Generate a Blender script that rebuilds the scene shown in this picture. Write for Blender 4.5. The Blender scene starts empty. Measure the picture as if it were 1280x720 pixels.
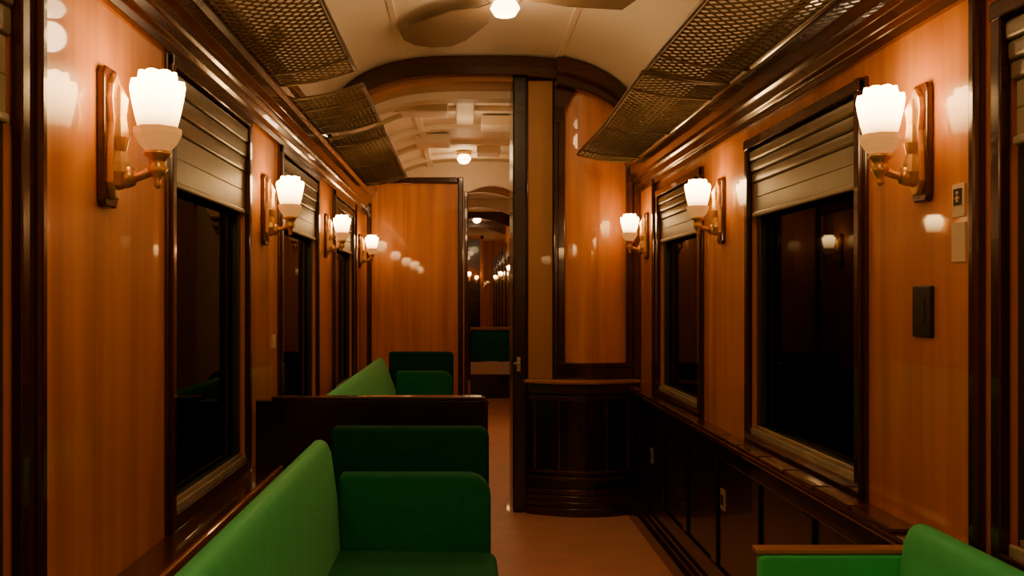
import bpy, bmesh, math, random
from mathutils import Vector
random.seed(4)
C = bpy.context.scene.collection
EYE = 1.52
XL, XR = -1.0, 1.25

# ------------------------------------------------------------ materials
def mat_new(name):
    m = bpy.data.materials.new(name); m.use_nodes = True
    nt = m.node_tree
    return m, nt, nt.nodes['Principled BSDF']

def wood(name, c1, c2, rough=0.28, coat=0.35, axis='Z', grain=9.0, bump=0.02):
    m, nt, b = mat_new(name)
    tc = nt.nodes.new('ShaderNodeTexCoord')
    mp = nt.nodes.new('ShaderNodeMapping')
    sc = {'Z': (grain, grain, grain*0.05), 'Y': (grain, grain*0.05, grain), 'X': (grain*0.05, grain, grain)}[axis]
    mp.inputs['Scale'].default_value = sc
    nt.links.new(tc.outputs['Object'], mp.inputs['Vector'])
    n = nt.nodes.new('ShaderNodeTexNoise'); n.inputs['Scale'].default_value = 1.0
    n.inputs['Detail'].default_value = 5; n.inputs['Distortion'].default_value = 0.4
    nt.links.new(mp.outputs['Vector'], n.inputs['Vector'])
    r = nt.nodes.new('ShaderNodeValToRGB')
    r.color_ramp.elements[0].position = 0.3; r.color_ramp.elements[0].color = (*c1, 1)
    r.color_ramp.elements[1].position = 0.7; r.color_ramp.elements[1].color = (*c2, 1)
    nt.links.new(n.outputs['Fac'], r.inputs['Fac'])
    nt.links.new(r.outputs['Color'], b.inputs['Base Color'])
    b.inputs['Roughness'].default_value = rough
    b.inputs['Coat Weight'].default_value = coat
    b.inputs['Coat Roughness'].default_value = 0.03
    bp = nt.nodes.new('ShaderNodeBump'); bp.inputs['Strength'].default_value = bump*3
    bp.inputs['Distance'].default_value = 0.01
    nt.links.new(n.outputs['Fac'], bp.inputs['Height'])
    nt.links.new(bp.outputs['Normal'], b.inputs['Normal'])
    return m

def plain(name, col, rough=0.5, metal=0.0, coat=0.0, noise=0.15, nscale=8, sheen=0.0, spec=0.5):
    m, nt, b = mat_new(name)
    tc = nt.nodes.new('ShaderNodeTexCoord')
    n = nt.nodes.new('ShaderNodeTexNoise'); n.inputs['Scale'].default_value = nscale
    n.inputs['Detail'].default_value = 4
    nt.links.new(tc.outputs['Object'], n.inputs['Vector'])
    r = nt.nodes.new('ShaderNodeValToRGB')
    r.color_ramp.elements[0].position = 0.3; r.color_ramp.elements[1].position = 0.7
    r.color_ramp.elements[0].color = (*[c*(1-noise) for c in col], 1)
    r.color_ramp.elements[1].color = (*[min(1, c*(1+noise)) for c in col], 1)
    nt.links.new(n.outputs['Fac'], r.inputs['Fac'])
    nt.links.new(r.outputs['Color'], b.inputs['Base Color'])
    b.inputs['Roughness'].default_value = rough
    b.inputs['Metallic'].default_value = metal
    b.inputs['Coat Weight'].default_value = coat
    b.inputs['Sheen Weight'].default_value = sheen
    b.inputs['Specular IOR Level'].default_value = spec
    return m

def glow(name, col, strength, base=(0.9, 0.8, 0.6)):
    m, nt, b = mat_new(name)
    b.inputs['Base Color'].default_value = (*base, 1)
    b.inputs['Emission Color'].default_value = (*col, 1)
    b.inputs['Emission Strength'].default_value = strength
    b.inputs['Roughness'].default_value = 0.4
    return m

M_WOOD = wood('varnished_teak', (0.48, 0.150, 0.014), (0.84, 0.325, 0.036), 0.36, 0.7)
M_WOODH = wood('varnished_teak_horizontal', (0.32, 0.11, 0.016), (0.52, 0.20, 0.03), 0.26, 0.4, 'Y')
M_WOODX = wood('varnished_teak_cross', (0.36, 0.15, 0.03), (0.48, 0.22, 0.045), 0.30, 0.3, 'X', 5)
M_TAN = wood('tan_wood', (0.38, 0.18, 0.050), (0.45, 0.22, 0.065), 0.35, 0.2, 'Z', 5)
M_DARK = wood('dark_mahogany', (0.022, 0.005, 0.002), (0.060, 0.015, 0.005), 0.22, 0.5)
M_DARKH = wood('dark_mahogany_horizontal', (0.034, 0.009, 0.003), (0.105, 0.029, 0.008), 0.2, 0.5, 'Y')
M_DARKX = wood('dark_mahogany_cross', (0.024, 0.006, 0.002), (0.062, 0.015, 0.005), 0.2, 0.5, 'X')
M_EBON = wood('ebonised_wood', (0.006, 0.0025, 0.0015), (0.016, 0.005, 0.0025), 0.26, 0.4)
M_CREAM = plain('cream_ceiling_paint', (0.88, 0.78, 0.60), 0.6, noise=0.03, nscale=2)
M_CREAM2 = plain('cream_trim_paint', (0.86, 0.75, 0.57), 0.5, noise=0.04)
M_FLOOR = plain('pinkish_brown_linoleum', (0.78, 0.40, 0.29), 0.38, coat=0.15, noise=0.10, nscale=4)
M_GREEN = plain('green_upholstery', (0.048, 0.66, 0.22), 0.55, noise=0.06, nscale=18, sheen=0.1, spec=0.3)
M_GREEND = plain('shaded_green_upholstery', (0.004, 0.16, 0.062), 0.7, noise=0.10, nscale=25, sheen=0.05, spec=0.15)  # green upholstery again, with shade of cushion and end panels put into the colour
M_GREENK = plain('shadow_green_upholstery', (0.002, 0.070, 0.030), 0.8, noise=0.12, nscale=25, sheen=0.0, spec=0.1)  # deeper copy still, rear panel shadow painted into the green
M_GLASS = plain('night_window_glass', (0.0006, 0.0006, 0.0008), 0.02, noise=0.0, spec=0.035)
M_FRAMEG = plain('green_black_window_sash', (0.022, 0.034, 0.017), 0.35, noise=0.2)
M_ALU = plain('worn_aluminium', (0.62, 0.55, 0.42), 0.35, metal=0.6)
M_BLIND = plain('grey_olive_shutter_paint', (0.36, 0.33, 0.22), 0.45, noise=0.08, nscale=12)
M_PELMET = plain('grey_bronze_pelmet_paint', (0.24, 0.20, 0.12), 0.38, noise=0.12)
M_BRASS = plain('aged_brass', (0.80, 0.52, 0.18), 0.30, metal=0.75)
M_STEEL = plain('silvery_metal', (0.60, 0.56, 0.48), 0.3, metal=0.8)
M_RACK = plain('bronze_rack_metal', (0.17, 0.12, 0.065), 0.45, metal=0.3)
M_BLACK = plain('black_plastic', (0.012, 0.010, 0.009), 0.4)
M_CARD = plain('cream_card', (0.75, 0.62, 0.42), 0.6, noise=0.03)
M_FAN = plain('dull_fan_enamel', (0.24, 0.165, 0.09), 0.45, noise=0.05)
M_SHADE = glow('lit_opal_glass', (1.0, 0.56, 0.20), 20)
M_BOWL = glow('amber_opal_glass', (1.0, 0.40, 0.09), 0.55, (0.62, 0.36, 0.13))
M_BULB = glow('lit_ceiling_globe', (1.0, 0.66, 0.32), 16)
nt = M_SHADE.node_tree; b = nt.nodes['Principled BSDF']
tc = nt.nodes.new('ShaderNodeTexCoord'); sx = nt.nodes.new('ShaderNodeSeparateXYZ'); mr = nt.nodes.new('ShaderNodeMapRange')
nt.links.new(tc.outputs['Object'], sx.inputs[0]); nt.links.new(sx.outputs['Z'], mr.inputs['Value'])
mr.inputs['From Min'].default_value = -0.06; mr.inputs['From Max'].default_value = 0.05
mr.inputs['To Min'].default_value = 3; mr.inputs['To Max'].default_value = 34
nt.links.new(mr.outputs['Result'], b.inputs['Emission Strength'])

# ------------------------------------------------------------ mesh helpers
def finish(bm, name, mat, bevel=0.0, parent=None, smooth=False, seg=2):
    bmesh.ops.recalc_face_normals(bm, faces=bm.faces)
    me = bpy.data.meshes.new(name); bm.to_mesh(me); bm.free()
    ob = bpy.data.objects.new(name, me); C.objects.link(ob)
    me.materials.append(mat)
    if smooth:
        for p in me.polygons: p.use_smooth = True
    if bevel > 0:
        md = ob.modifiers.new('bevel', 'BEVEL'); md.width = bevel; md.segments = seg
        md.limit_method = 'ANGLE'; md.angle_limit = 0.6
        if seg > 2:
            for p in me.polygons: p.use_smooth = True
    if parent: ob.parent = parent
    return ob

def add_box(bm, x0, x1, y0, y1, z0, z1):
    x0, x1 = min(x0, x1), max(x0, x1)
    vs = [bm.verts.new((x, y, z)) for x in (x0, x1) for y in (y0, y1) for z in (z0, z1)]
    for f in ((0,1,3,2),(4,6,7,5),(0,4,5,1),(2,3,7,6),(0,2,6,4),(1,5,7,3)):
        bm.faces.new([vs[i] for i in f])

def boxes(name, lst, mat, bevel=0.0, parent=None, seg=2):
    bm = bmesh.new()
    for b in lst: add_box(bm, *b)
    return finish(bm, name, mat, bevel, parent, seg=seg)

def add_prism(bm, pts, axis, a, b):
    def P(p, t):
        return {'y': (p[0], t, p[1]), 'z': (p[0], p[1], t), 'x': (t, p[0], p[1])}[axis]
    A = [bm.verts.new(P(p, a)) for p in pts]; B = [bm.verts.new(P(p, b)) for p in pts]
    n = len(pts)
    bm.faces.new(A); bm.faces.new(B[::-1])
    for i in range(n):
        bm.faces.new((A[i], B[i], B[(i+1) % n], A[(i+1) % n]))

def prism(name, pts, axis, a, b, mat, bevel=0.0, parent=None, seg=2, smooth=False):
    bm = bmesh.new(); add_prism(bm, pts, axis, a, b)
    return finish(bm, name, mat, bevel, parent, seg=seg, smooth=smooth)

def add_lathe(bm, prof, seg, cx=0, cy=0, cz=0, rot=0.0):
    rings = []
    for r, z in prof:
        rings.append([bm.verts.new((cx+max(r, 1e-4)*math.cos(rot+2*math.pi*i/seg), cy+max(r, 1e-4)*math.sin(rot+2*math.pi*i/seg), cz+z)) for i in range(seg)])
    for a, b in zip(rings, rings[1:]):
        for i in range(seg):
            bm.faces.new((a[i], a[(i+1) % seg], b[(i+1) % seg], b[i]))
    bm.faces.new(rings[0]); bm.faces.new(rings[-1])

def lathe(name, prof, seg, mat, parent=None, smooth=True, c=(0,0,0), rot=0.0):
    bm = bmesh.new(); add_lathe(bm, prof, seg, *c, rot)
    return finish(bm, name, mat, 0, parent, smooth)

def add_tube(bm, pts, r, seg=8):
    rings = []
    n = len(pts)
    for i, p in enumerate(pts):
        p = Vector(p)
        d = Vector(pts[min(i+1, n-1)]) - Vector(pts[max(i-1, 0)])
        d.normalize()
        up = Vector((0, 0, 1)) if abs(d.z) < 0.9 else Vector((0, 1, 0))
        u = d.cross(up).normalized(); v = d.cross(u).normalized()
        rings.append([bm.verts.new(p + (u*math.cos(2*math.pi*k/seg)+v*math.sin(2*math.pi*k/seg))*r) for k in range(seg)])
    for a, b in zip(rings, rings[1:]):
        for k in range(seg):
            bm.faces.new((a[k], a[(k+1) % seg], b[(k+1) % seg], b[k]))
    bm.faces.new(rings[0]); bm.faces.new(rings[-1])

def tube(name, pts, r, mat, parent=None, seg=8):
    bm = bmesh.new(); add_tube(bm, pts, r, seg)
    return finish(bm, name, mat, 0, parent, True)

def empty(name, loc=(0,0,0)):
    e = bpy.data.objects.new(name, None); e.location = loc; e.empty_display_size = 0.1
    C.objects.link(e); return e

def thing(ob, label, cat, group=None):
    ob['label'] = label; ob['category'] = cat
    if group: ob['group'] = group
    return ob

def struct(ob, label=None, cat='structure'):
    ob['kind'] = 'structure'
    ob['label'] = label or 'polished wooden trim of the railway carriage interior'
    ob['category'] = cat
    return ob

tcount = [0]
def tname():
    tcount[0] += 1
    return 'trim_%d' % tcount[0]

def copy_tree(src, loc, rotz=None):
    n = src.copy(); C.objects.link(n); n.location = loc
    if rotz is not None: n.rotation_euler = (0, 0, rotz)
    for ch in src.children:
        k = ch.copy(); k.parent = n; k.matrix_parent_inverse = ch.matrix_parent_inverse.copy()
        C.objects.link(k)
    return n

# ------------------------------------------------------------ shell
def vz(x, off=0.0):
    t = (x-0.125)/1.16
    return EYE + 1.05 + 0.65*math.sqrt(max(0.0, 1-abs(t)**3.2)) - off

Y0, YB, YE = -0.7, 6.25, 11.0

floor = struct(boxes('floor', [(-1.1, 1.35, Y0, 26, -0.06, 0)], M_FLOOR), 'pinkish brown linoleum aisle floor of the carriage', 'floor')

def vault_pts(off, a=-math.pi/2, b=math.pi/2, n=40, xs=1.0):
    out = []
    for i in range(n+1):
        ph = a+(b-a)*i/n
        t = math.sin(ph)
        x = 0.125+1.16*t*xs
        out.append((x, EYE+1.05+0.65*math.sqrt(max(0, 1-abs(t)**3.2))-off))
    return out
outer = vault_pts(-0.05); inner = vault_pts(0)
ceil = prism('ceiling', inner + outer[::-1], 'y', Y0, YE, M_CREAM)
for p in ceil.data.polygons: p.use_smooth = len(p.vertices) == 4
struct(ceil, 'cream painted shallow vaulted ceiling', 'ceiling')

def rib(y, w=0.05, th=0.02, m=None):
    struct(prism(tname(), vault_pts(0.0) + vault_pts(th)[::-1], 'y', y, y+w, m or M_CREAM2), 'cream painted ceiling rib', 'trim')
rib(4.2, 0.04, 0.008)
for y in (7.0, 7.8, 8.6, 9.5, 10.4): rib(y, 0.09, 0.045)
for x in (-0.42, 0.66):
    struct(boxes(tname(), [(x-0.02, x+0.02, Y0, 6.1, vz(x)-0.010, vz(x)+0.005), (x-0.03, x+0.03, 6.4, YE, vz(x)-0.04, vz(x)+0.005)], M_CREAM2, 0.004), 'cream painted longitudinal ceiling batten', 'trim')
struct(boxes(tname(), [(-0.07, 0.09, 6.6, 8.3, 3.15, 3.21)], M_CREAM2, 0.01), 'cream longitudinal duct along the ceiling crown', 'trim')
struct(boxes(tname(), [(-0.55, -0.14, 7.45, 7.75, 3.10, 3.2), (0.16, 0.5, 8.1, 8.4, 3.10, 3.2), (-0.5, -0.14, 9.0, 9.3, 3.10, 3.2), (0.14, 0.4, 9.6, 9.9, 3.10, 3.2)], M_CREAM2, 0.01), 'cream ventilation boxes beside the ceiling duct', 'trim')

WL = [(0.9, 1.95), (2.98, 4.02), (4.76, 5.93), (6.72, 7.84)]
WR = [(0.95, 2.02), (2.76, 3.82), (4.62, 5.60)]
ZBL, ZTL = EYE-0.755, EYE+0.79
ZBR, ZTR = EYE-0.60, EYE+0.65
ZW = EYE+1.12

def wall(name, X, s, wins, zb, zt, y0, y1, lab):
    lst = []
    xo = X + s*0.10
    prev = y0
    for a, b in wins:
        lst.append((X, xo, prev, a, 0, ZW))
        lst.append((X, xo, a, b, 0, zb)); lst.append((X, xo, a, b, zt, ZW))
        prev = b
    lst.append((X, xo, prev, y1, 0, ZW))
    return struct(boxes(name, lst, M_WOOD), lab, 'wall')
wall('wall_left', XL, -1, WL, ZBL, ZTL, Y0, YE, 'varnished orange teak panelled wall with window openings')
wall('wall_right', XR, 1, WR, ZBR, ZTR, Y0, YE, 'varnished orange teak panelled wall with window openings')
struct(boxes('wall_back', [(-1.1, 1.35, Y0-0.08, Y0, 0, 3.3)], M_WOOD), 'teak end wall of the carriage', 'wall')

wcount = [0]
def window(X, s, a, b, zb, zt, zr, zbl):
    wcount[0] += 1
    i = -s
    w = 0.028
    fr = boxes('window_%d' % wcount[0], [
        (X, X+i*0.026, a-w, a+0.008, zb-0.04, zt+0.035),
        (X, X+i*0.026, b-0.008, b+w, zb-0.04, zt+0.035),
        (X, X+i*0.013, a-w-0.018, a-w, zb-0.04, zt+0.035),
        (X, X+i*0.013, b+w, b+w+0.018, zb-0.04, zt+0.035),
        (X, X+i*0.030, a-w, b+w, zt-0.010, zt+0.030),
        (X+s*0.02, X+i*0.025, a, b, zb-0.04, zb+0.015)], M_DARK, 0.004)
    struct(fr, 'dark wood framed carriage window showing black night outside', 'window')
    boxes('window_sash', [
        (X+s*0.055, X+s*0.02, a, a+0.045, zb, zt), (X+s*0.055, X+s*0.02, b-0.045, b, zb, zt),
        (X+s*0.055, X+s*0.02, a, b, zb, zb+0.05), (X+s*0.055, X+s*0.02, a, b, zt-0.05, zt)], M_FRAMEG, 0.004, fr)
    boxes('window_glass', [(X+s*0.05, X+s*0.045, a+0.04, b-0.04, zb+0.04, zt-0.04)], M_GLASS, 0, fr)
    boxes('sill_channel', [(X+s*0.02, X+s*0.012, a+0.02, b-0.02, zb+0.015, zb+0.05),
                           (X+i*0.0, X+i*0.012, a+0.02, b-0.02, zb+0.015, zb+0.04),
                           (X+s*0.012, X, a+0.02, b-0.02, zb+0.015, zb+0.02)], M_ALU, 0.002, fr)
    e = empty('window_shutter', (X, (a+b)/2, zbl))
    def loc(l): return [(q[0]-X, q[1]-X, q[2]-(a+b)/2, q[3]-(a+b)/2, q[4]-zbl, q[5]-zbl) for q in l]
    n = 3; hh = (zt-0.02-zr)/n
    pel = []
    for k in range(n):
        z0 = zr+k*hh
        pel.append((X+s*0.015, X+i*(0.006+0.006*k), a+0.012, b-0.012, z0+0.002, z0+hh))
    boxes('pelmet', loc(pel), M_PELMET, 0.010, e, seg=3)
    sl = []; m = 2; hs = (zr-zbl-0.02)/m
    for k in range(m):
        sl.append((X+s*0.012, X+i*0.001, a+0.03, b-0.03, zbl+0.02+k*hs+0.0008, zbl+0.02+(k+1)*hs-0.0008))
    sl.append((X+s*0.014, X+s*0.002, a+0.03, b-0.03, zbl, zr))
    boxes('slats', loc(sl), M_BLIND, 0.003, e)
    boxes('bottom_rail', loc([(X+s*0.015, X+i*0.008, a+0.025, b-0.025, zbl, zbl+0.022)]), M_BLIND, 0.006, e)
    thing(e, 'grey olive shutter partly lowered over a carriage window', 'window blind', 'window shutters')
for a, b in WL: window(XL, -1, a, b, ZBL, ZTL, EYE+0.57, EYE+0.38)
for a, b in WR: window(XR, 1, a, b, ZBR, ZTR, EYE+0.49, EYE+0.345)

def cornice(X, i, h, y0, y1):
    pr = [(0, -.03), (.02, -.03), (.022, 0), (.04, .01), (.045, .045), (.06, .055), (.06, .075), (.085, .10), (.085, .15), (.11, .165), (.115, .20), (.135, .215), (.135, .255), (0, .255)]
    pts = [(X+i*d, EYE+h+z) for d, z in pr]
    struct(prism(tname(), pts, 'y', y0, y1, M_DARKH, 0.003), 'stepped dark polished wood cornice under the ceiling', 'trim')
cornice(XL, 1, 0.85, Y0, 8.8)
cornice(XR, -1, 0.77, Y0, YB)
struct(boxes(tname(), [(XL, XL+0.02, Y0, 8.8, EYE+1.10, EYE+1.22)], M_CREAM2), 'cream board above the cornice', 'trim')
struct(boxes(tname(), [(XR-0.02, XR, Y0, YB, EYE+1.02, EYE+1.22)], M_CREAM2), 'cream board above the cornice', 'trim')

def wains(X, i, zt, y0, y1, stiles, d=0.05, led=0.11, lm=None):
    struct(boxes(tname(), [(X, X+i*d, y0, y1, 0, zt-0.03)], M_EBON), 'near-black polished wood wainscot panelling', 'trim')
    l = [(X+i*d, X+i*(d+0.012), y0, y1, zt-0.12, zt-0.03), (X+i*d, X+i*(d+0.012), y0, y1, 0.16, 0.26)]
    for y in stiles: l.append((X+i*d, X+i*(d+0.012), y, y+0.09, 0.26, zt-0.12))
    struct(boxes(tname(), l, M_EBON, 0.006), 'near-black wood stiles and rails of the wainscot', 'trim')
    struct(boxes(tname(), [(X, X+i*led, y0, y1, zt-0.03, zt)], lm or M_DARKH, 0.01), 'polished window ledge running along the wall', 'trim')
    struct(boxes('baseboard_left' if i > 0 else 'baseboard_right', [(X+i*d, X+i*(d+0.06), y0, y1, 0, 0.09), (X+i*d, X+i*(d+0.04), y0, y1, 0.09, 0.125), (X+i*d, X+i*(d+0.025), y0, y1, 0.125, 0.16)], M_DARK, 0.008), 'stepped dark wood skirting board', 'baseboard')
wains(XL, 1, ZBL-0.04, Y0, 8.8, [0.6, 2.2, 4.3, 6.2, 8.0], 0.04, 0.17, M_DARKH)
struct(boxes(tname(), [(XL+0.155, XL+0.175, Y0, 4.02, ZBL-0.04, ZBL-0.01)], M_WOODH, 0.006), 'lighter wood bead on the ledge edge', 'trim')
wains(XR, -1, ZBR-0.03, Y0, YB-0.09, [2.0, 2.45, 3.0, 3.55, 4.15, 4.7, 5.25, 5.8])
for k in range(14):
    y = 2.35+k*0.27
    struct(boxes(tname(), [(XR-0.108, XR-0.046, y, y+0.25, ZBR-0.03, ZBR-0.018)], M_DARKH, 0.004), 'dark cover block on the window ledge', 'trim')

def posts(X, i, ys, z0):
    for y in ys:
        struct(boxes(tname(), [(X, X+i*0.03, y-0.018, y+0.018, z0, EYE+0.85 if i > 0 else EYE+0.77)], M_DARK, 0.01), 'dark polished vertical moulding between wall panels', 'trim')
posts(XL, 1, [2.04, 8.0], ZBL-0.04)
posts(XR, -1, [2.12, 5.72], ZBR-0.03)

# ------------------------------------------------------------ bulkhead arch and column
ring = vault_pts(0.0)[1:-1] + vault_pts(0.12, xs=0.985)[1:-1][::-1]
struct(prism(tname(), ring, 'y', YB-0.08, YB+0.12, M_DARKX, 0.008), 'dark polished wood arch spanning the ceiling', 'arch')
ring = vault_pts(0.075, xs=0.97)[2:-2] + vault_pts(0.14, xs=0.975)[2:-2][::-1]
struct(prism(tname(), ring, 'y', YB-0.11, YB-0.08, M_DARKX, 0.01), 'dark bead moulding under the wooden arch', 'arch')
r1 = [p for p in vault_pts(0.12, n=80) if -0.93 < p[0] < 0.40]
r2 = [(x, z-0.045) for x, z in r1]
struct(prism(tname(), r1+r2[::-1], 'y', YB+0.0, YB+0.3, M_WOODX, 0.004), 'lighter wood bead inside the arch', 'arch')
r2 = [(x, z-0.10) for x, z in r1]
struct(prism(tname(), r1+r2[::-1], 'y', YB+0.3, YB+0.45, M_CREAM2, 0.004), 'cream soffit band behind the arch', 'arch')

def bow(x0, x1, yf, d, yb, n=14):
    pts = []
    for k in range(n+1):
        t = k/n
        pts.append((x0+(x1-x0)*t, yf-d*math.sin(math.pi*t)))
    return pts + [(x1, yb), (x0, yb)]
struct(prism('wall_column', bow(0.44, 1.25, YB, 0.12, YB+0.4), 'z', 0, 0.915, M_EBON), 'bowed near-black wood pedestal of the partition', 'wall')
l = bmesh.new()
for z0, z1, g in ((0, .06, .06), (.06, .10, .045), (.10, .14, .035), (.14, .18, .022), (.24, .265, .012), (.29, .31, .012), (.80, .83, .010), (.85, .915, .018)):
    add_prism(l, bow(0.44, 1.25, YB-g, 0.12, YB+0.1), 'z', z0, z1)
for k in range(5):
    x = 0.50+k*0.165
    t = (x-0.44)/0.81; yy = YB-0.12*math.sin(math.pi*t)
    add_box(l, x-0.012, x+0.012, yy-0.008, yy+0.03, 0.31, 0.80)
struct(finish(l, tname(), M_DARKX, 0.005), 'stepped dark wood mouldings of the pedestal', 'trim')
struct(prism(tname(), bow(0.40, 1.25, YB-0.03, 0.13, YB+0.2), 'z', 0.915, 0.945, M_WOODX, 0.01), 'wooden ledge capping the pedestal', 'trim')
struct(boxes('wall_bulkhead', [(0.44, 1.25, YB+0.06, YB+0.4, 0.945, 3.1)], M_DARK), 'dark wood partition body', 'wall')
post = struct(boxes(tname(), [(0.345, 0.445, YB-0.04, YB+0.42, 0, 3.12)], M_EBON, 0.012), 'near-black door post beside the aisle', 'door post')
h = bmesh.new()
add_box(h, 0.372, 0.398, YB-0.047, YB-0.04, 1.0, 1.10)
add_tube(h, [(0.385, YB-0.045, 1.06), (0.385, YB-0.075, 1.06), (0.35, YB-0.08, 1.058)], 0.007)
finish(h, 'door_handle', M_STEEL, 0.002, post)
struct(boxes(tname(), [(0.455, 0.63, YB, YB+0.06, 0.945, 3.06)], M_TAN, 0.004), 'plain tan wood pilaster', 'trim')
struct(prism(tname(), bow(0.71, 1.16, YB+0.03, 0.045, YB+0.08), 'z', 1.0, 3.02, M_WOOD), 'gently bowed varnished orange teak panel', 'wall panel')
l = bmesh.new()
add_box(l, 0.635, 0.665, YB-0.04, YB+0.08, 0.945, 3.1); add_box(l, 0.665, 0.715, YB-0.02, YB+0.08, 0.945, 3.1)
add_box(l, 1.15, 1.20, YB-0.02, YB+0.08, 0.945, 3.05); add_box(l, 1.20, 1.245, YB-0.04, YB+0.08, 0.945, 3.0)
add_prism(l, bow(0.66, 1.22, YB-0.015, 0.055, YB+0.08), 'z', 0.945, 1.03)
add_prism(l, bow(0.66, 1.22, YB-0.025, 0.055, YB+0.08), 'z', 1.03, 1.06)
struct(finish(l, tname(), M_DARK, 0.006), 'dark frame mouldings around the bowed panel', 'trim')
def head(dz, y0, y1, nm):
    xs = [0.64+0.60*k/20 for k in range(21)]
    low = [(x, 3.01-dz-0.26*abs((x-0.935)/0.26)**3.5) if abs(x-0.935) < 0.26 else (x, 2.75-dz) for x in xs]
    top = [(x, vz(x)-0.01) for x in xs]
    struct(prism(tname(), top+low[::-1], 'y', y0, y1, M_DARKX, 0.004), nm, 'trim')
head(0.0, YB-0.05, YB+0.08, 'dark arched head over the bowed panel')
xs = [0.64+0.60*k/16 for k in range(17)]
for d0, d1, ya in ((0.10, 0.19, 0.13), (0.0, 0.12, 0.19)):
    top = [(x, vz(x)-max(d0, 0.01)) for x in xs]; low = [(x, vz(x)-d1) for x in xs]
    struct(prism(tname(), top+low[::-1], 'y', YB-ya, YB-0.08, M_DARKX, 0.01), 'heavy dark curved cornice over the column', 'trim')

struct(boxes('wall_partition', [(-1.0, -0.06, 8.8, 8.88, 0, 2.70)], M_WOOD), 'varnished teak cross partition behind green seats', 'wall')
struct(boxes(tname(), [(-0.06, -0.005, 8.76, 8.92, 0, 2.72), (-1.0, -0.06, 8.76, 8.92, 2.66, 2.72), (-0.97, -0.92, 8.77, 8.8, 0, 2.66)], M_DARK, 0.01), 'dark edge frame of the cross partition', 'trim')

def archhole(x0, x1, zs, zt, n=16):
    pts = []
    for k in range(n+1):
        t = k/n; x = x1+(x0-x1)*t
        pts.append((x, zs+(zt-zs)*math.sin(math.pi*t)))
    return pts
hd = [(-1.0, 0), (-1.0, 3.25), (1.25, 3.25), (1.25, 0), (0.66, 0)] + archhole(0.03, 0.66, 2.84, 2.92) + [(0.03, 0)]
struct(prism('wall_far', hd, 'y', 11.0, 11.1, M_CREAM2), 'cream bulkhead with doorway into the next carriage', 'wall')
struct(boxes(tname(), [(0.0, 0.05, 10.96, 11.12, 0, 2.84), (0.64, 0.69, 10.96, 11.12, 0, 2.84)], M_DARK, 0.01), 'dark doorway frame of the far bulkhead', 'trim')
struct(boxes('wall_corridor', [(-0.45, -0.4, 11.1, 25, 0, 3.1), (0.85, 0.9, 11.1, 25, 0, 3.1)], M_WOOD), 'teak walls of the next carriage', 'wall')
struct(boxes('wall_end', [(-0.45, 0.9, 25, 25.1, 0, 3.1)], M_WOOD), 'teak end wall of the next carriage', 'wall')
struct(boxes('ceiling_corridor', [(-0.45, 0.9, 11.1, 25, 3.1, 3.15)], M_CREAM), 'cream ceiling of the next carriage', 'ceiling')
for k in range(4):
    y = 12.2+k*2.0
    pts = [(-0.4, 3.1), (0.85, 3.1)] + archhole(-0.4, 0.85, 2.82, 2.98)
    struct(prism(tname(), pts, 'y', y, y+0.08, M_DARK if k > 1 else M_CREAM2), 'shallow arched beam of the next carriage', 'trim')
l = bmesh.new()
for k in range(8):
    y = 12.3+k*1.7
    add_box(l, 0.81, 0.85, y, y+0.08, 0, 2.6); add_box(l, 0.83, 0.85, y+0.6, y+1.2, 0.9, 2.3)
    add_box(l, -0.40, -0.36, y, y+0.08, 0, 2.6)
struct(finish(l, tname(), M_DARK), 'dark posts and window voids of the next carriage', 'trim')
struct(boxes('wall_screen', [(-0.4, 0.30, 16.2, 16.28, 0, 2.6)], M_DARKX), 'dark red wood screen in the next carriage', 'wall')
struct(boxes(tname(), [(0.30, 0.36, 16.16, 16.32, 0, 2.66), (-0.4, 0.36, 16.16, 16.32, 2.6, 2.66)], M_WOOD), 'orange frame of the dark screen', 'trim')

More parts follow.
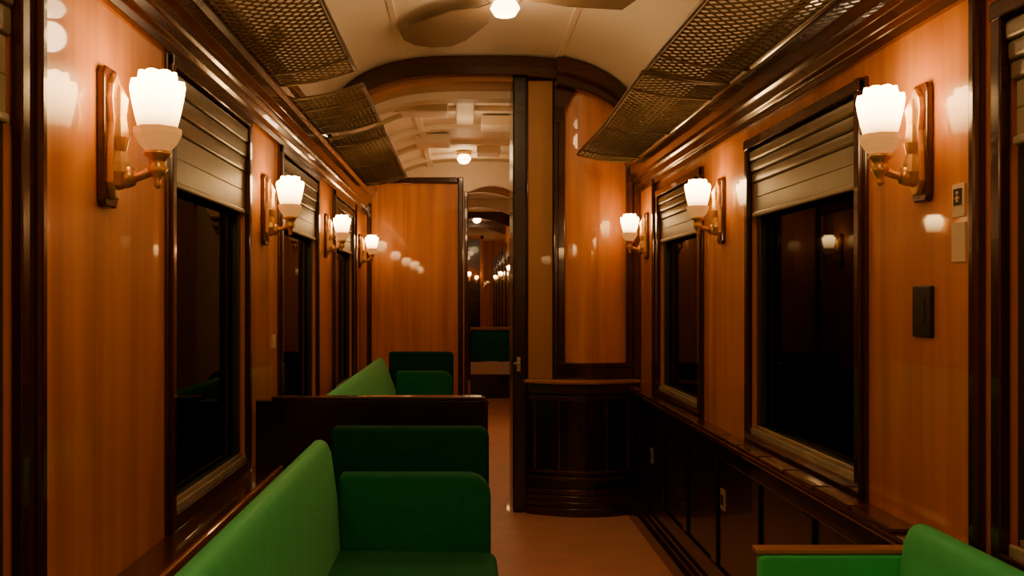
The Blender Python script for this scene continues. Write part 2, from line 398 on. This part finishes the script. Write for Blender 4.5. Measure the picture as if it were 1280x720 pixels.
# ------------------------------------------------------------ sconces
def sconce():
    e = empty('wall_sconce', (0, 0, 0))
    D = 0.155
    bm = bmesh.new(); seg = 32; rings = []
    prof = [(0.048, 0.088, 0), (0.054, 0.092, 0.5), (0.058, 0.068, .5), (0.077, 0.060, 1), (0.080, 0.045, 1), (0.075, 0.015, .9), (0.065, -0.025, .7), (0.056, -0.058, .5)]
    for r, z, sc in prof:
        ring = []
        for q in range(seg):
            a = 2*math.pi*q/seg
            lobe = abs(math.cos(4*a))
            rr = r*(1-0.13*sc*(1-lobe))
            ring.append(bm.verts.new((D+rr*math.cos(a), rr*math.sin(a), z+0.009*sc*lobe*(1 if z > 0 else 0))))
        rings.append(ring)
    for a, b in zip(rings, rings[1:]):
        for q in range(seg): bm.faces.new((a[q], a[(q+1) % seg], b[(q+1) % seg], b[q]))
    bm.faces.new(rings[0]); bm.faces.new(rings[-1])
    finish(bm, 'lamp_shade', M_SHADE, 0, e)
    lathe('glass_bowl', [(0.050, -0.058), (0.067, -0.063), (0.066, -0.080), (0.052, -0.108), (0.030, -0.132)], 8, M_BOWL, e, False, (D, 0, 0), math.pi/8)
    lathe('lamp_socket', [(0.036, -0.128), (0.040, -0.138), (0.026, -0.15), (0.022, -0.168), (0.030, -0.178), (0.018, -0.195), (0.008, -0.215), (0.012, -0.225), (0.004, -0.235)], 16, M_BRASS, e, True, (D, 0, 0))
    pts = []
    for k in range(13):
        t = k/12
        pts.append((0.02+(D-0.02)*t, 0, -0.19-0.02*math.sin(math.pi*t)+0.015*t))
    bm = bmesh.new(); add_tube(bm, pts, 0.013, 10)
    add_lathe(bm, [(0.0, -0.235), (0.022, -.225), (.026, -.20), (.018, -.175), (0.0, -.17)], 14, 0.07, 0, 0)
    finish(bm, 'lamp_arm', M_BRASS, 0, e, True)
    bm = bmesh.new()
    prof = [(-.038, -.29), (-.050, -.27), (-.050, .09), (-.038, .11), (.038, .11), (.050, .09), (.050, -.27), (.038, -.29)]
    add_prism(bm, prof, 'x', 0.0, 0.024)
    finish(bm, 'back_plate', M_DARKH, 0.006, e)
    bm = bmesh.new()
    prof = [(-.014, -.265), (-.038, -.22), (-.036, -.12), (-.026, -.05), (-.038, 0.02), (-.030, .06), (0, .095), (.030, .06), (.038, .02), (.026, -.05), (.036, -.12), (.038, -.22), (.014, -.265)]
    add_prism(bm, prof, 'x', 0.022, 0.042)
    add_lathe(bm, [(0.0, -0.24), (0.026, -.23), (.036, -.19), (.030, -.16), (.020, -.13), (.028, -.09), (.020, -.03), (.026, .02), (.006, .06)], 12, 0.046, 0, 0)
    finish(bm, 'brass_ornament', M_BRASS, 0.003, e)
    return e
S = sconce()
lab = 'brass wall sconce with lit opal glass shade on wooden plate'
def place_sc(src, loc, rot, sc=1.0, first=False):
    if first:
        src.location = loc; src.rotation_euler = (0, 0, rot); o = src
    else:
        o = copy_tree(src, loc, rot)
    o.scale = (sc, sc, sc)
    thing(o, lab, 'wall lamp', 'wall sconces between the windows'); return o
place_sc(S, (XL, 2.44, EYE+0.53), 0, 0.97, True)
for y in (0.45, 4.37, 6.32, 8.36): place_sc(S, (XL, y, EYE+0.515), 0, 0.88 if y < 6 else 0.80)
for y in (0.45, 2.38, 4.24, 5.98): place_sc(S, (XR, y, EYE+0.49), math.pi, 0.80)
for y in (7.6, 9.6): place_sc(S, (XR, y, EYE+0.49), math.pi, 0.82)
place_sc(S, (XL, 9.9, EYE+0.52), 0, 0.85)
for y in (13.0, 14.9, 18.4, 21.5): place_sc(S, (0.85, y, EYE+0.49), math.pi, 0.55)
place_sc(S, (0.09, 16.2, EYE+0.42), -math.pi/2, 0.5)
place_sc(S, (0.23, 16.2, EYE+0.36), -math.pi/2, 0.4)
place_sc(S, (-0.4, 23.0, EYE+0.52), 0, 0.9)

# ------------------------------------------------------------ racks
def rack(X, i, y0, y1, hw, d0, d1, hi, wave=0.0):
    e = empty('luggage_rack', (X, (y0+y1)/2, EYE+hw))
    yc = (y0+y1)/2
    L = y1-y0
    def P(u, v):
        z = (hi-hw)*v - 0.014*math.sin(math.pi*v) - wave*v*math.sin(math.pi*u/L)**2
        return (i*(d0+(d1-d0)*v), (y0-yc)+u, z)
    p = 0.024
    nu = int(L/p)//2*2; nv = int((d1-d0)/p)//2*2
    bm = bmesh.new(); V = {}
    def g(a, b):
        if (a, b) not in V: V[(a, b)] = bm.verts.new(P(L*a/nu, b/nv))
        return V[(a, b)]
    for a in range(1, nu):
        for b in range(1, nv):
            if (a+b) % 2: bm.faces.new((g(a-1, b), g(a, b-1), g(a+1, b), g(a, b+1)))
    me_ob = finish(bm, 'rack_lattice', M_RACK, 0, e)
    w = me_ob.modifiers.new('w', 'WIREFRAME'); w.thickness = 0.0078; w.use_even_offset = False
    bm = bmesh.new()
    add_tube(bm, [P(L*k/24, 1) for k in range(25)], 0.011, 10)
    add_tube(bm, [P(0, 0), P(L, 0)], 0.008, 8)
    for u in (0.0, L): add_tube(bm, [P(u, k/8) for k in range(9)], 0.009, 8)
    finish(bm, 'rack_frame', M_RACK, 0, e, True)
    for u in (0.25, L/2, L-0.25):
        pts = [(P(u, k/8)[0], P(u, 0)[1], P(u, k/8)[2]-0.012) for k in range(9)]
        tube('rack_bracket', pts, 0.006, M_RACK, e)
    thing(e, 'dark bronze lattice luggage rack fixed above the windows', 'luggage rack', 'overhead luggage racks')
rack(XL, 1, 1.2, 4.28, 1.03, 0.10, 0.47, 1.11)
rack(XL, 1, 4.58, 5.52, 1.03, 0.10, 0.47, 1.11)
rack(XL, 1, 5.70, 8.10, 1.03, 0.10, 0.47, 1.11)
rack(XR, -1, 1.2, 3.80, 0.93, 0.10, 0.46, 0.99, 0.02)
rack(XR, -1, 3.82, 6.02, 0.93, 0.10, 0.47, 0.98, 0.02)

# ------------------------------------------------------------ seats
def rounded(x0, x1, z0, z1, r, n=7):
    pts = [(x0, z0), (x1, z0)]
    for k in range(n+1):
        a = math.pi/2*k/n
        pts.append((x1-r+r*math.cos(a), z1-r+r*math.sin(a)))
    pts.append((x0, z1))
    return pts
def bench(y0, yp, xa, xt, zt, xb, zc, zp, yr, zr, xw, label, mir=False, rear=True, pd=0.085, pm=None, pe=None):
    ox, oy = (xa+xw)/2, y0
    e = empty('bench_seat', (ox, oy, 0))
    s = -1 if mir else 1
    T = 0.10 if not mir else 0.075
    def O(o):
        o.location = (-ox, -oy, 0); return o
    prof = [(xt-s*T, 0.40), (xb+s*0.02, 0.40), (xb+s*0.01, zc), (xb-s*0.0, zc+(zt-zc)*0.45), (xt+s*0.012, zt-0.05), (xt-s*0.005, zt-0.012), (xt-s*0.03, zt), (xt-s*0.055, zt-0.008), (xt-s*T, zt-(0.09 if not mir else 0.025))]
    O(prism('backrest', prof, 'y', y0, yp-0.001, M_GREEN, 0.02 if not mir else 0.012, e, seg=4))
    if not mir: O(boxes('back_board', [(xt-s*0.105, xt-s*0.13, y0, yp-0.02, 0.05, zt-0.12)], M_DARK, 0.005, e))
    cush = [(xb-s*0.02, zc-0.14), (xa+s*0.02, zc-0.14), (xa+s*0.02, zc-0.01), (xb-s*0.02, zc)]
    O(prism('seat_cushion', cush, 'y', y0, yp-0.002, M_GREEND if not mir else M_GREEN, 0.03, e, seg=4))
    O(boxes('seat_base', [(xw, xa-s*0.03, y0, yp-0.01, 0.0, zc-0.145)], M_EBON, 0.005, e))
    pb = xb if pe is None else pe
    lo, hi = min(pb, xa), max(pb, xa)
    pp = rounded(0, hi-lo, 0.02, zp, 0.085 if not mir else 0.015)
    pp = [((lo+p[0]) if not mir else (hi-p[0]), p[1]) for p in pp]
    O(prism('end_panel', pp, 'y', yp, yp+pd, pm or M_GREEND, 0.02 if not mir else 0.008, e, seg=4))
    if rear:
        lo2 = xt-0.03
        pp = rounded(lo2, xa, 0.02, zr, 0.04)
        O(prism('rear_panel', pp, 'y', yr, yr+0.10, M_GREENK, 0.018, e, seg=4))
    thing(e, label, 'bench seat', 'green upholstered benches')
    return e
bench(0.9, 3.25, 0.10, -0.50, 1.00, -0.465, 0.595, 0.865, 3.50, 1.0, -0.60, 'bright green bench with rounded end panel along window wall')
bench(4.2, 6.85, -0.09, -0.62, 1.055, -0.53, 0.60, 0.945, 7.6, 1.05, -0.75, 'green upholstered bench beyond the low dark wood divider')
e = bench(0.9, 2.22, 0.746, 1.115, 0.955, 1.085, 0.565, 0.868, 0, 0, 1.17, 'narrow green seat with wood capped end panel', mir=True, rear=False, pd=0.03, pm=M_GREEN, pe=1.175)
cap = boxes('wooden_cap', [(0.740, 1.175, 2.225, 2.268, 0.870, 0.884)], M_WOODX, 0.004, e)
cap.location = (-(0.746+1.17)/2, -0.9, 0)

d = empty('seat_divider', (-0.4, 4.05, 0))
prism('divider_panel', rounded(-0.955+0.4, 0.11+0.4, 0, 1.05, 0.03), 'y', -0.02, 0.03, M_EBON, 0.006, d)
prism('divider_cap', [(-0.88+0.4, 1.05), (0.085+0.4, 1.05), (0.11+0.4, 1.03), (0.118+0.4, 1.035), (0.095+0.4, 1.062), (0.08+0.4, 1.067), (-0.88+0.4, 1.067)], 'y', -0.03, 0.04, M_DARKX, 0.004, d)
thing(d, 'low near-black wood divider with polished cap between benches', 'divider')

e = empty('bench_seat', (0.40, 13.3, 0))
boxes('backrest', [(-0.28, 0.33, 0, 0.14, 0.56, 1.02)], M_GREEND, 0.03, e, seg=4)
boxes('top_rail', [(-0.30, 0.35, -0.01, 0.15, 1.025, 1.07)], M_TAN, 0.01, e)
boxes('seat_rail', [(-0.30, 0.35, -0.03, 0.15, 0.36, 0.54)], M_CREAM2, 0.01, e)
boxes('seat_base', [(-0.30, 0.33, -0.01, 0.16, 0.0, 0.355)], M_EBON, 0.01, e)
thing(e, 'green bench back with pale lower rail in the next carriage', 'bench seat')

# ------------------------------------------------------------ ceiling fan, lamps and added fill lights
def fan(loc, drop, R, a0, label):
    e = empty('ceiling_fan', loc)
    lathe('fan_rod', [(0.09, 0), (0.08, -0.03), (0.02, -0.04), (0.02, -drop)], 20, M_FAN, e)
    lathe('motor_housing', [(0.02, -drop+0.02), (0.10, -drop), (0.125, -drop-0.03), (0.11, -drop-0.06), (0.06, -drop-0.075)], 24, M_FAN, e)
    lathe('lamp_globe', [(0.03, -drop-0.07), (0.065, -drop-0.085), (0.080, -drop-0.115), (0.058, -drop-0.15), (0.0, -drop-0.165)], 20, M_BULB, e)
    for k in range(3):
        a = a0+k*math.pi*2/3
        bm = bmesh.new()
        prof = [(0.10, 0.03), (0.22, 0.05), (0.36, 0.13), (R-0.30, 0.19), (R-0.14, 0.18), (R-0.04, 0.10), (R, 0.0)]
        out = prof + [(r, -w) for r, w in prof[-2::-1]]
        ca, sa = math.cos(a), math.sin(a)
        A = [bm.verts.new((r*ca-w*sa, r*sa+w*ca, -drop-0.07+w*0.08)) for r, w in out]
        B = [bm.verts.new((v.co.x, v.co.y, v.co.z+0.008)) for v in A]
        bm.faces.new(A); bm.faces.new(B[::-1])
        for q in range(len(A)):
            bm.faces.new((A[q], B[q], B[(q+1) % len(A)], A[(q+1) % len(A)]))
        finish(bm, 'fan_blade', M_FAN, 0, e)
    thing(e, label, 'ceiling fan')
fan((0.22, 4.72, 3.215), 0.03, 1.0, math.radians(122), 'dull enamel ceiling fan with lit globe under vaulted ceiling')
def clamp(loc):
    e = empty('ceiling_lamp', loc)
    lathe('lamp_base', [(0.085, 0), (0.085, -0.025), (0.06, -0.035), (0.05, -0.04)], 24, M_BRASS, e)
    lathe('lamp_globe', [(0.05, -0.035), (0.075, -0.055), (0.08, -0.085), (0.05, -0.125), (0.0, -0.14)], 20, M_BULB, e)
    thing(e, 'round flush ceiling lamp with lit globe', 'ceiling lamp', 'flush ceiling lamps')
clamp((0.0, 10.2, 3.205)); clamp((0.12, 1.0, 3.215)); clamp((0.25, 17, 3.095))  # lamp nearest the camera is unseen, added with its fill light

def bulb_or_fill(x, y, z, e, r=0.08, col=(1.0, 0.60, 0.28)):  # serves modelled lamps and extra fill lights alike
    L = bpy.data.lights.new('lamp_or_fill_light', 'POINT'); L.energy = e; L.color = col; L.shadow_soft_size = r
    o = bpy.data.objects.new('lamp_or_fill_light', L); o.location = (x, y, z); C.objects.link(o)
bulb_or_fill(0.22, 4.72, 2.92, 9)
bulb_or_fill(0.12, 1.0, 2.95, 16)  # added fill light at the camera end, out of view
bulb_or_fill(0.0, 10.2, 2.95, 4)
bulb_or_fill(0.02, 8.0, 2.85, 5)  # added fill light beyond the arch, no lamp fixture stands here
bulb_or_fill(0.25, 17, 2.85, 10)
bulb_or_fill(0.25, 12.5, 2.6, 3)  # fill light in the next carriage, no lamp modelled at this point

v = lathe('ceiling_vent', [(0.0, 0.0), (0.125, 0.0), (0.13, 0.012), (0.11, 0.022), (0.0, 0.024)], 28, M_CREAM2, None, False)
v.location = (-0.90, 4.5, 2.84); v.rotation_euler = (0, math.radians(50), 0)
thing(v, 'round cream ventilator cover on the ceiling cove', 'vent')

# ------------------------------------------------------------ small wall fittings
o = boxes('switch_plate', [(-0.012, 0.001, -0.048, 0.048, -0.07, 0.07)], M_BLACK, 0.004); o.location = (XR, 2.385, EYE-0.038)
boxes('switch_button', [(-0.014, -0.012, -0.02, 0.02, -0.035, 0.035)], M_BLACK, 0.003, o)
thing(o, 'black rectangular switch plate on the teak panel', 'switch plate')
o = boxes('notice_label', [(-0.004, 0.001, -0.028, 0.028, -0.042, 0.042)], M_CARD, 0.001); o.location = (XR, 2.22, EYE+0.245)
bm = bmesh.new(); add_box(bm, -0.006, -0.004, -0.018, 0.018, -0.012, 0.030)
finish(bm, 'printed_symbol', M_BLACK, 0, o)
bm = bmesh.new(); add_box(bm, -0.0075, -0.006, -0.004, 0.004, -0.004, 0.012); add_box(bm, -0.0075, -0.006, -0.004, 0.004, 0.016, 0.023); add_box(bm, -0.0075, -0.006, -0.010, 0.010, 0.004, 0.008)
finish(bm, 'figure_mark', M_CARD, 0, o)
thing(o, 'small cream notice with black pictogram square', 'label')
o = boxes('paper_card', [(-0.004, 0.001, -0.03, 0.03, -0.05, 0.05)], M_CARD, 0.001); o.location = (XR, 2.22, EYE+0.140)
thing(o, 'blank cream paper card on the teak panel', 'card')
o = boxes('light_switch', [(-0.001, 0.012, -0.02, 0.02, -0.035, 0.035)], M_CARD, 0.003); o.location = (XL, 4.60, EYE-0.23)
thing(o, 'small cream light switch on teak panel', 'light switch')
for y, z in ((4.07, 0.585), (5.62, 0.51)):
    o = boxes('outlet_plate', [(-0.006, 0.001, -0.032, 0.032, -0.048, 0.048)], M_ALU, 0.003); o.location = (XR-0.05, y, z)
    boxes('outlet_socket', [(-0.009, -0.006, -0.016, 0.016, -0.024, 0.024)], M_BLACK, 0.001, o)
    thing(o, 'small pale rectangular outlet plate on dark wainscot', 'outlet')

# ------------------------------------------------------------ world, camera
w = bpy.data.worlds.new('night'); bpy.context.scene.world = w; w.use_nodes = True
bgn = w.node_tree.nodes['Background']; bgn.inputs[0].default_value = (0.004, 0.004, 0.006, 1); bgn.inputs[1].default_value = 0.3
cam = bpy.data.cameras.new('camera'); co = bpy.data.objects.new('camera', cam); C.objects.link(co)
co.location = (0, 0, EYE); co.rotation_euler = (math.pi/2, 0, 0)
cam.sensor_width = 36; cam.lens = 1100/1280*36
cam.shift_x = 60/1280; cam.shift_y = 12/1280
cam.clip_start = 0.05
bpy.context.scene.camera = co
